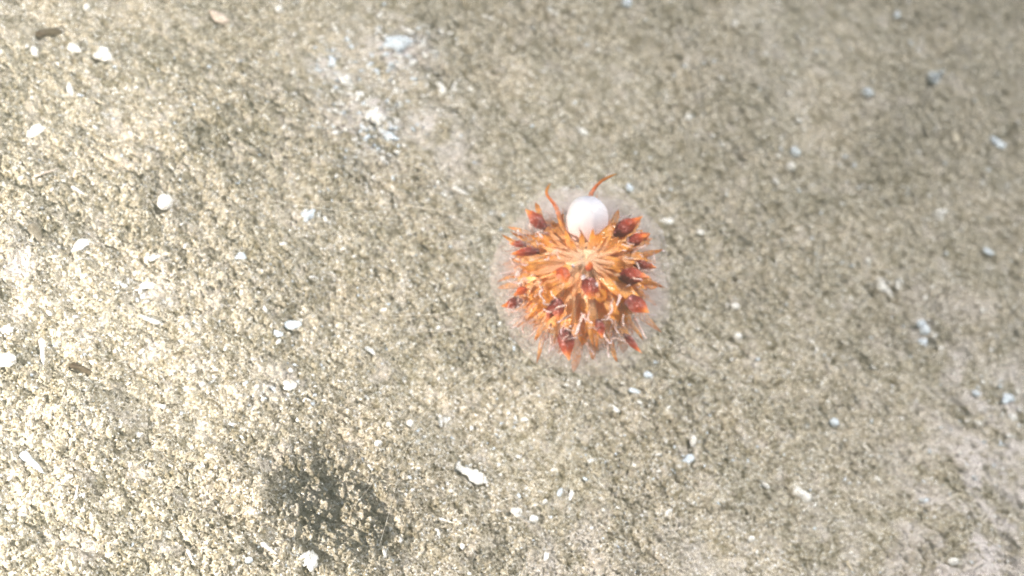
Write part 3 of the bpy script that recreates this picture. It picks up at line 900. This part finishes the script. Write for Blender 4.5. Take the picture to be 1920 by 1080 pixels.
#  centre x, y, length, width, picture angle of the tip, height towards viewer, lift of the tip, blunt, bright
for (x, y, ln, wd, ang, z, lift, bl, br) in [
    (1004, 414, 48, 24, 140, 40, .1, .55, 0), (985, 474, 50, 17, 184, 62, .1, .6, 0), (972, 458, 30, 13, 165, 40, .1, .5, 0),
    (1052, 518, 32, 25, -80, 104, .5, .8, 1), (1098, 501, 18, 16, 90, 112, .6, .7, 1), (1101, 541, 40, 32, -84, 112, .55, .75, 0),
    (1044, 578, 38, 27, -75, 92, .3, .7, 0), (1032, 582, 40, 18, -112, 88, .2, .5, 0), (1058, 640, 56, 30, -84, 66, .1, .55, 0),
    (1172, 429, 58, 28, 22, 44, .1, .7, 0), (1188, 452, 36, 22, 12, 56, .3, .8, 0), (1203, 444, 22, 17, 35, 36, .1, .6, 1),
    (1203, 497, 40, 18, -4, 44, .1, .5, 0), (1180, 519, 54, 30, -4, 70, .25, .5, 0), (1188, 572, 44, 32, -40, 70, .35, .8, 0),
    (1121, 612, 34, 17, -70, 78, .1, .5, 0), (1180, 642, 46, 13, -58, 30, .1, .5, 0), (962, 568, 36, 20, 195, 44, .1, .5, 0), (975, 545, 26, 14, 200, 60, .1, .5, 1)]:
    a = math.radians(ang)
    d = Vector((math.cos(a) * math.cos(lift), math.sin(a) * math.cos(lift), math.sin(lift)))
    me = zooid_mesh('gastrozooid', ln, wd, wd * .7, M_ZOOID2 if br else M_ZOOID, bl)
    c = loc_px(x, y, z + 8)
    part('gastrozooid', me, aim(c - d * ln * .5, d, Vector((0, 0, 1)), rng.uniform(-.3, .3), 1.08))

# the two long curled tips beside the float
tp = smooth_path([(1056, 440, 30), (1050, 415, 34), (1040, 388, 36), (1026, 370, 38), (1024, 360, 38), (1031, 346, 36)], 18)
part('curled_tip', tube_mesh('curled_tip', [loc_px(p.x, p.y, p.z) for p in tp], [3.0, 4.6, 5.4, 5.4, 5.0, 4.6, 4.1, 3.6, 3.2, 2.9, 2.7, 2.6, 2.6, 2.6, 2.6, 2.5, 2.2, 1.5, .4], M_TIP, 8))
tp = smooth_path([(1100, 392, 4), (1104, 374, 6), (1112, 357, 8), (1124, 343, 8), (1138, 334, 8), (1156, 326, 6)], 18)
part('curled_tip', tube_mesh('curled_tip', [loc_px(p.x, p.y, p.z) for p in tp], [5, 5.4, 5.4, 5.2, 4.8, 4.4, 4.0, 3.6, 3.3, 3.0, 2.8, 2.7, 2.7, 2.8, 2.8, 2.6, 2.2, 1.4, .4], M_TIP, 8))
b0 = loc_px(1114, 390, 2); b1 = loc_px(1120, 362, 4)
part('bract', BR[4], aim(b0, b1 - b0, Vector((0, 0, 1)), 0, .34))
b0 = loc_px(1054, 420, 28); b1 = loc_px(1054, 392, 30)
part('bract', BR[4], aim(b0, b1 - b0, Vector((0, 0, 1)), 0, .34))

# pinkish white feeding tentacles coiled among the bracts, also standing in for wet highlights
TN = []
for j in range(16):
    n_ = int(rng.integers(4, 7))
    p = Vector((0, 0, 0)); ctrl = [p.copy()]
    d = Vector((rng.uniform(-.3, .3), rng.uniform(-.2, .5), 1)).normalized()
    for s in range(n_):
        d = (d + Vector(rng.normal(0, .28, 3))).normalized()
        p = p + d * rng.uniform(3, 8)
        ctrl.append(p.copy())
    path = smooth_path(ctrl, n_ * 4)
    rr = rng.uniform(1.0, 2.5)
    TN.append(tube_mesh('tentacle_glint', path, [rr * (1 - .5 * q / len(path)) * rng.uniform(.75, 1.25) for q in range(len(path))], M_TENT_GLINT, 6))
for j in range(230):
    a = rng.uniform(0, 2 * math.pi)
    el = rng.uniform(-.05, .9) if rng.random() < .8 else rng.uniform(-.3, 0)
    if rng.random() < .45: a = rng.uniform(math.pi * .85, math.pi * 1.75)      # thickest on the lower left
    d = Vector((math.cos(a) * math.cos(el), math.sin(a) * math.cos(el), math.sin(el)))
    if d.angle(FLOAT_DIR) < .6: continue
    tl = hit_sphere(Q, d, 150 * rng.uniform(.80, .98))
    part('tentacle_glint', TN[int(rng.integers(16))], aim(Q + d * (tl - 8), (d + Vector(rng.normal(0, .3, 3))), Vector((0, 0, 1)), rng.uniform(0, 6), rng.uniform(.7, 1.2)))
# bunches of them placed to imitate the bright white highlights
for (x, y, z, nn, sp) in [(980, 512, 96, 9, 8), (1036, 470, 84, 6, 9), (1040, 572, 108, 5, 8), (1058, 625, 86, 5, 9), (960, 568, 60, 7, 10), (1180, 460, 72, 5, 9), (1203, 497, 58, 6, 9), (1122, 610, 92, 4, 7), (1100, 528, 122, 2, 3)]:
    for q in range(nn):
        c = loc_px(x + rng.normal(0, sp), y + rng.normal(0, sp), z + rng.normal(0, 4))
        part('tentacle_glint', TN[int(rng.integers(16))], aim(c, Vector(rng.normal(0, 1, 3)), Vector((0, 0, 1)), 0, rng.uniform(.35, .7)))
# glossy pale buds near the middle
for (x, y, z, s) in [(1089, 521, 104, 4.5), (1111, 534, 122, 3.5), (1070, 500, 96, 3)]:
    V, F = SPH2
    part('bud', mesh_from('bud', V * np.array([s, s * 1.25, s]) * K, F, M_FLOAT, True, {'t': np.full(len(V), .5)}), Matrix.Translation(loc_px(x, y, z) * K))

# clear fringe of hair-fine tentacles standing off all round: uncountable, one part
def fringe(nh):
    allv, allf, at = [], [], []
    base = 0
    for j in range(nh):
        d = Vector(rng.normal(0, 1, 3)).normalized()
        if abs(d.z) > .55: continue
        tl = hit_sphere(Q, d, 128)
        p = Q + d * tl
        L = rng.uniform(30, 64)
        dd = d.copy(); pts = [p.copy()]
        for s in range(5):
            dd = (dd + Vector(rng.normal(0, .42, 3))).normalized()
            p = p + dd * L / 5
            pts.append(p.copy())
        s = dd.cross(Vector((.2, .4, .9))).normalized(); u = s.cross(dd)
        for i, q in enumerate(pts):
            r = .72 * (1 - i / 7)
            for k in range(3):
                an = 2 * math.pi * k / 3
                allv.append(tuple(q + (s * math.cos(an) + u * math.sin(an)) * r)); at.append(i / 5)
        for i in range(5):
            for k in range(3):
                allf.append((base + i * 3 + k, base + i * 3 + (k + 1) % 3, base + i * 3 + 3 + (k + 1) % 3, base + i * 3 + 3 + k))
        base += 18
    return mesh_from('tentacle_fringe', np.array(allv) * K, np.array(allf), M_HAIR, True, {'t': at})
part('tentacle_fringe', fringe(6000), None, 'clear fuzz of hair-fine tentacles', 'stuff')

# veil of clear jelly round the whole animal: nested lumpy membranes, nearly transparent
def membrane():
    m, nt, out = new_mat('clear_jelly')
    L = nt.links.new
    tc = nd(nt, 'ShaderNodeTexCoord')
    n = nd(nt, 'ShaderNodeTexNoise', Scale=150.0, Detail=4.0, Roughness=.6); L(tc.outputs['Object'], n.inputs['Vector'])
    k = ramp(nt, n.outputs[0], [(.34, (.01, .01, .01)), (.70, (.21, .21, .21))])
    df = nd(nt, 'ShaderNodeBsdfDiffuse', Color=(.86, .82, .86, 1)); tl = nd(nt, 'ShaderNodeBsdfTranslucent', Color=(.86, .82, .86, 1))
    mx = nd(nt, 'ShaderNodeMixShader', Fac=.45); L(df.outputs[0], mx.inputs[1]); L(tl.outputs[0], mx.inputs[2])
    tp = nd(nt, 'ShaderNodeBsdfTransparent')
    m2 = nd(nt, 'ShaderNodeMixShader'); L(k.outputs[0], m2.inputs[0]); L(tp.outputs[0], m2.inputs[1]); L(mx.outputs[0], m2.inputs[2])
    L(m2.outputs[0], out.inputs[0])
    return m
M_MEMB = membrane()
V, F = SPH3
for q, (rx, ry, rz_, cx, cy, cz) in enumerate([(172, 184, 58, 6, 1, -22), (161, 172, 52, 2, -2, -24), (150, 164, 48, 8, 4, -26)]):
    ph = rng.uniform(0, 6, 4)
    r = 1 + .055 * np.sin(V[:, 0] * 5 + ph[0]) * np.sin(V[:, 1] * 6 + ph[1]) + .020 * np.sin(V[:, 2] * 8 + V[:, 0] * 4 + ph[2]) + .014 * np.sin(V[:, 1] * 13 + ph[3])
    W = V * r[:, None] * np.array([rx, ry, rz_]) + np.array([cx, cy, cz])
    part('jelly_veil', mesh_from('jelly_veil', W * K, F, M_MEMB, True), None, 'clear jelly veil')

# drawn-out fishing tentacles, running off to the seabed and away to the left
inv = ROOT.matrix_world.inverted()
def long_tentacle(points, r):
    path = smooth_path([inv @ p / K for p in points], 28)
    wob = rng.normal(0, 1.0, 3)
    path = [p + Vector((math.sin(i * .9 + wob[0]), math.cos(i * .7 + wob[1]), 0)) * .5 for i, p in enumerate(path)]
    me = tube_mesh('fishing_tentacle', path, [r] * len(path), M_LINE, 4)
    part('fishing_tentacle', me)

def onfloor(px, py, lift=.004):
    p = floor_at(px, py); p.z += lift; return p
for (x0, y0, x1, y1, x2, y2) in [
    (1040, 660, 930, 790, 862, 1078), (1090, 670, 1090, 760, 1014, 1078), (1104, 690, 1140, 800, 1186, 1078), (1130, 670, 1185, 790, 1226, 1078),
    (1020, 650, 800, 770, 690, 1060), (1075, 690, 1060, 850, 1040, 1000), (1000, 640, 760, 840, 640, 990), (1120, 690, 1136, 760, 1150, 860)]:
    long_tentacle([at_depth(x0, y0, ANIMAL_DEPTH), at_depth(x1, y1, .56), onfloor(x2, y2, .02)], .42)
for (x0, y0, x1, y1, x2, y2) in [
    (960, 440, 700, 405, 380, 380), (950, 430, 760, 385, 480, 398), (960, 470, 800, 320, 540, 285), (945, 560, 800, 590, 560, 612),
    (940, 590, 800, 620, 640, 580), (940, 545, 860, 590, 770, 612), (980, 360, 900, 345, 830, 318)]:
    long_tentacle([at_depth(x0, y0, ANIMAL_DEPTH), at_depth(x1, y1, .55), onfloor(x2, y2, .01)], .36)
for (x0, y0, x1, y1, x2, y2) in [(1230, 560, 1262, 578, 1272, 560), (1210, 620, 1236, 640, 1242, 690), (1215, 640, 1250, 655, 1290, 630), (1225, 450, 1262, 470, 1275, 520), (1200, 400, 1230, 385, 1245, 415)]:
    long_tentacle([at_depth(x0, y0, ANIMAL_DEPTH), at_depth(x1, y1, ANIMAL_DEPTH + .005), at_depth(x2, y2, ANIMAL_DEPTH + .01)], .55)

# ------------------------------------------------------------------ drifting specks
n = 40
px = rng.uniform(0, 1920, n); py = rng.uniform(0, 1080, n)
pts = np.array([at_depth(a, b, rng.uniform(.42, .60)) for a, b in zip(px, py)])
W = (ICO_V[None] * rng.uniform(.00015, .00032, (n, 1, 1)) + pts[:, None, :]).reshape(-1, 3)
F = (ICO_F[None] + 12 * np.arange(n)[:, None, None]).reshape(-1, 3)
sn = link(bpy.data.objects.new('marine_snow', mesh_from('marine_snow', W, F, M_WHITE)))
tag(sn, 'tiny white specks drifting in the water', 'specks', kind='stuff')

# ------------------------------------------------------------------ the water itself
def build_haze():
    m, nt, out = new_mat('sea_water')
    vol = nd(nt, 'ShaderNodeVolumePrincipled', Density=HAZE_DENSITY)
    vol.inputs['Color'].default_value = (.28, .315, .275, 1)
    vol.inputs['Anisotropy'].default_value = .7
    nt.links.new(vol.outputs[0], out.inputs['Volume'])
    x, z0, z1 = 24.0, -1.0, .72
    v = [(-x, -x, z0), (x, -x, z0), (x, x, z0), (-x, x, z0), (-x, -x, z1), (x, -x, z1), (x, x, z1), (-x, x, z1)]
    f = [(3, 2, 1, 0), (4, 5, 6, 7), (0, 1, 5, 4), (1, 2, 6, 5), (2, 3, 7, 6), (3, 0, 4, 7)]
    o = link(bpy.data.objects.new('haze', mesh_from('haze', v, f, m, False)))
    tag(o, kind='stuff')
HAZE_DENSITY = 1.0
build_haze()
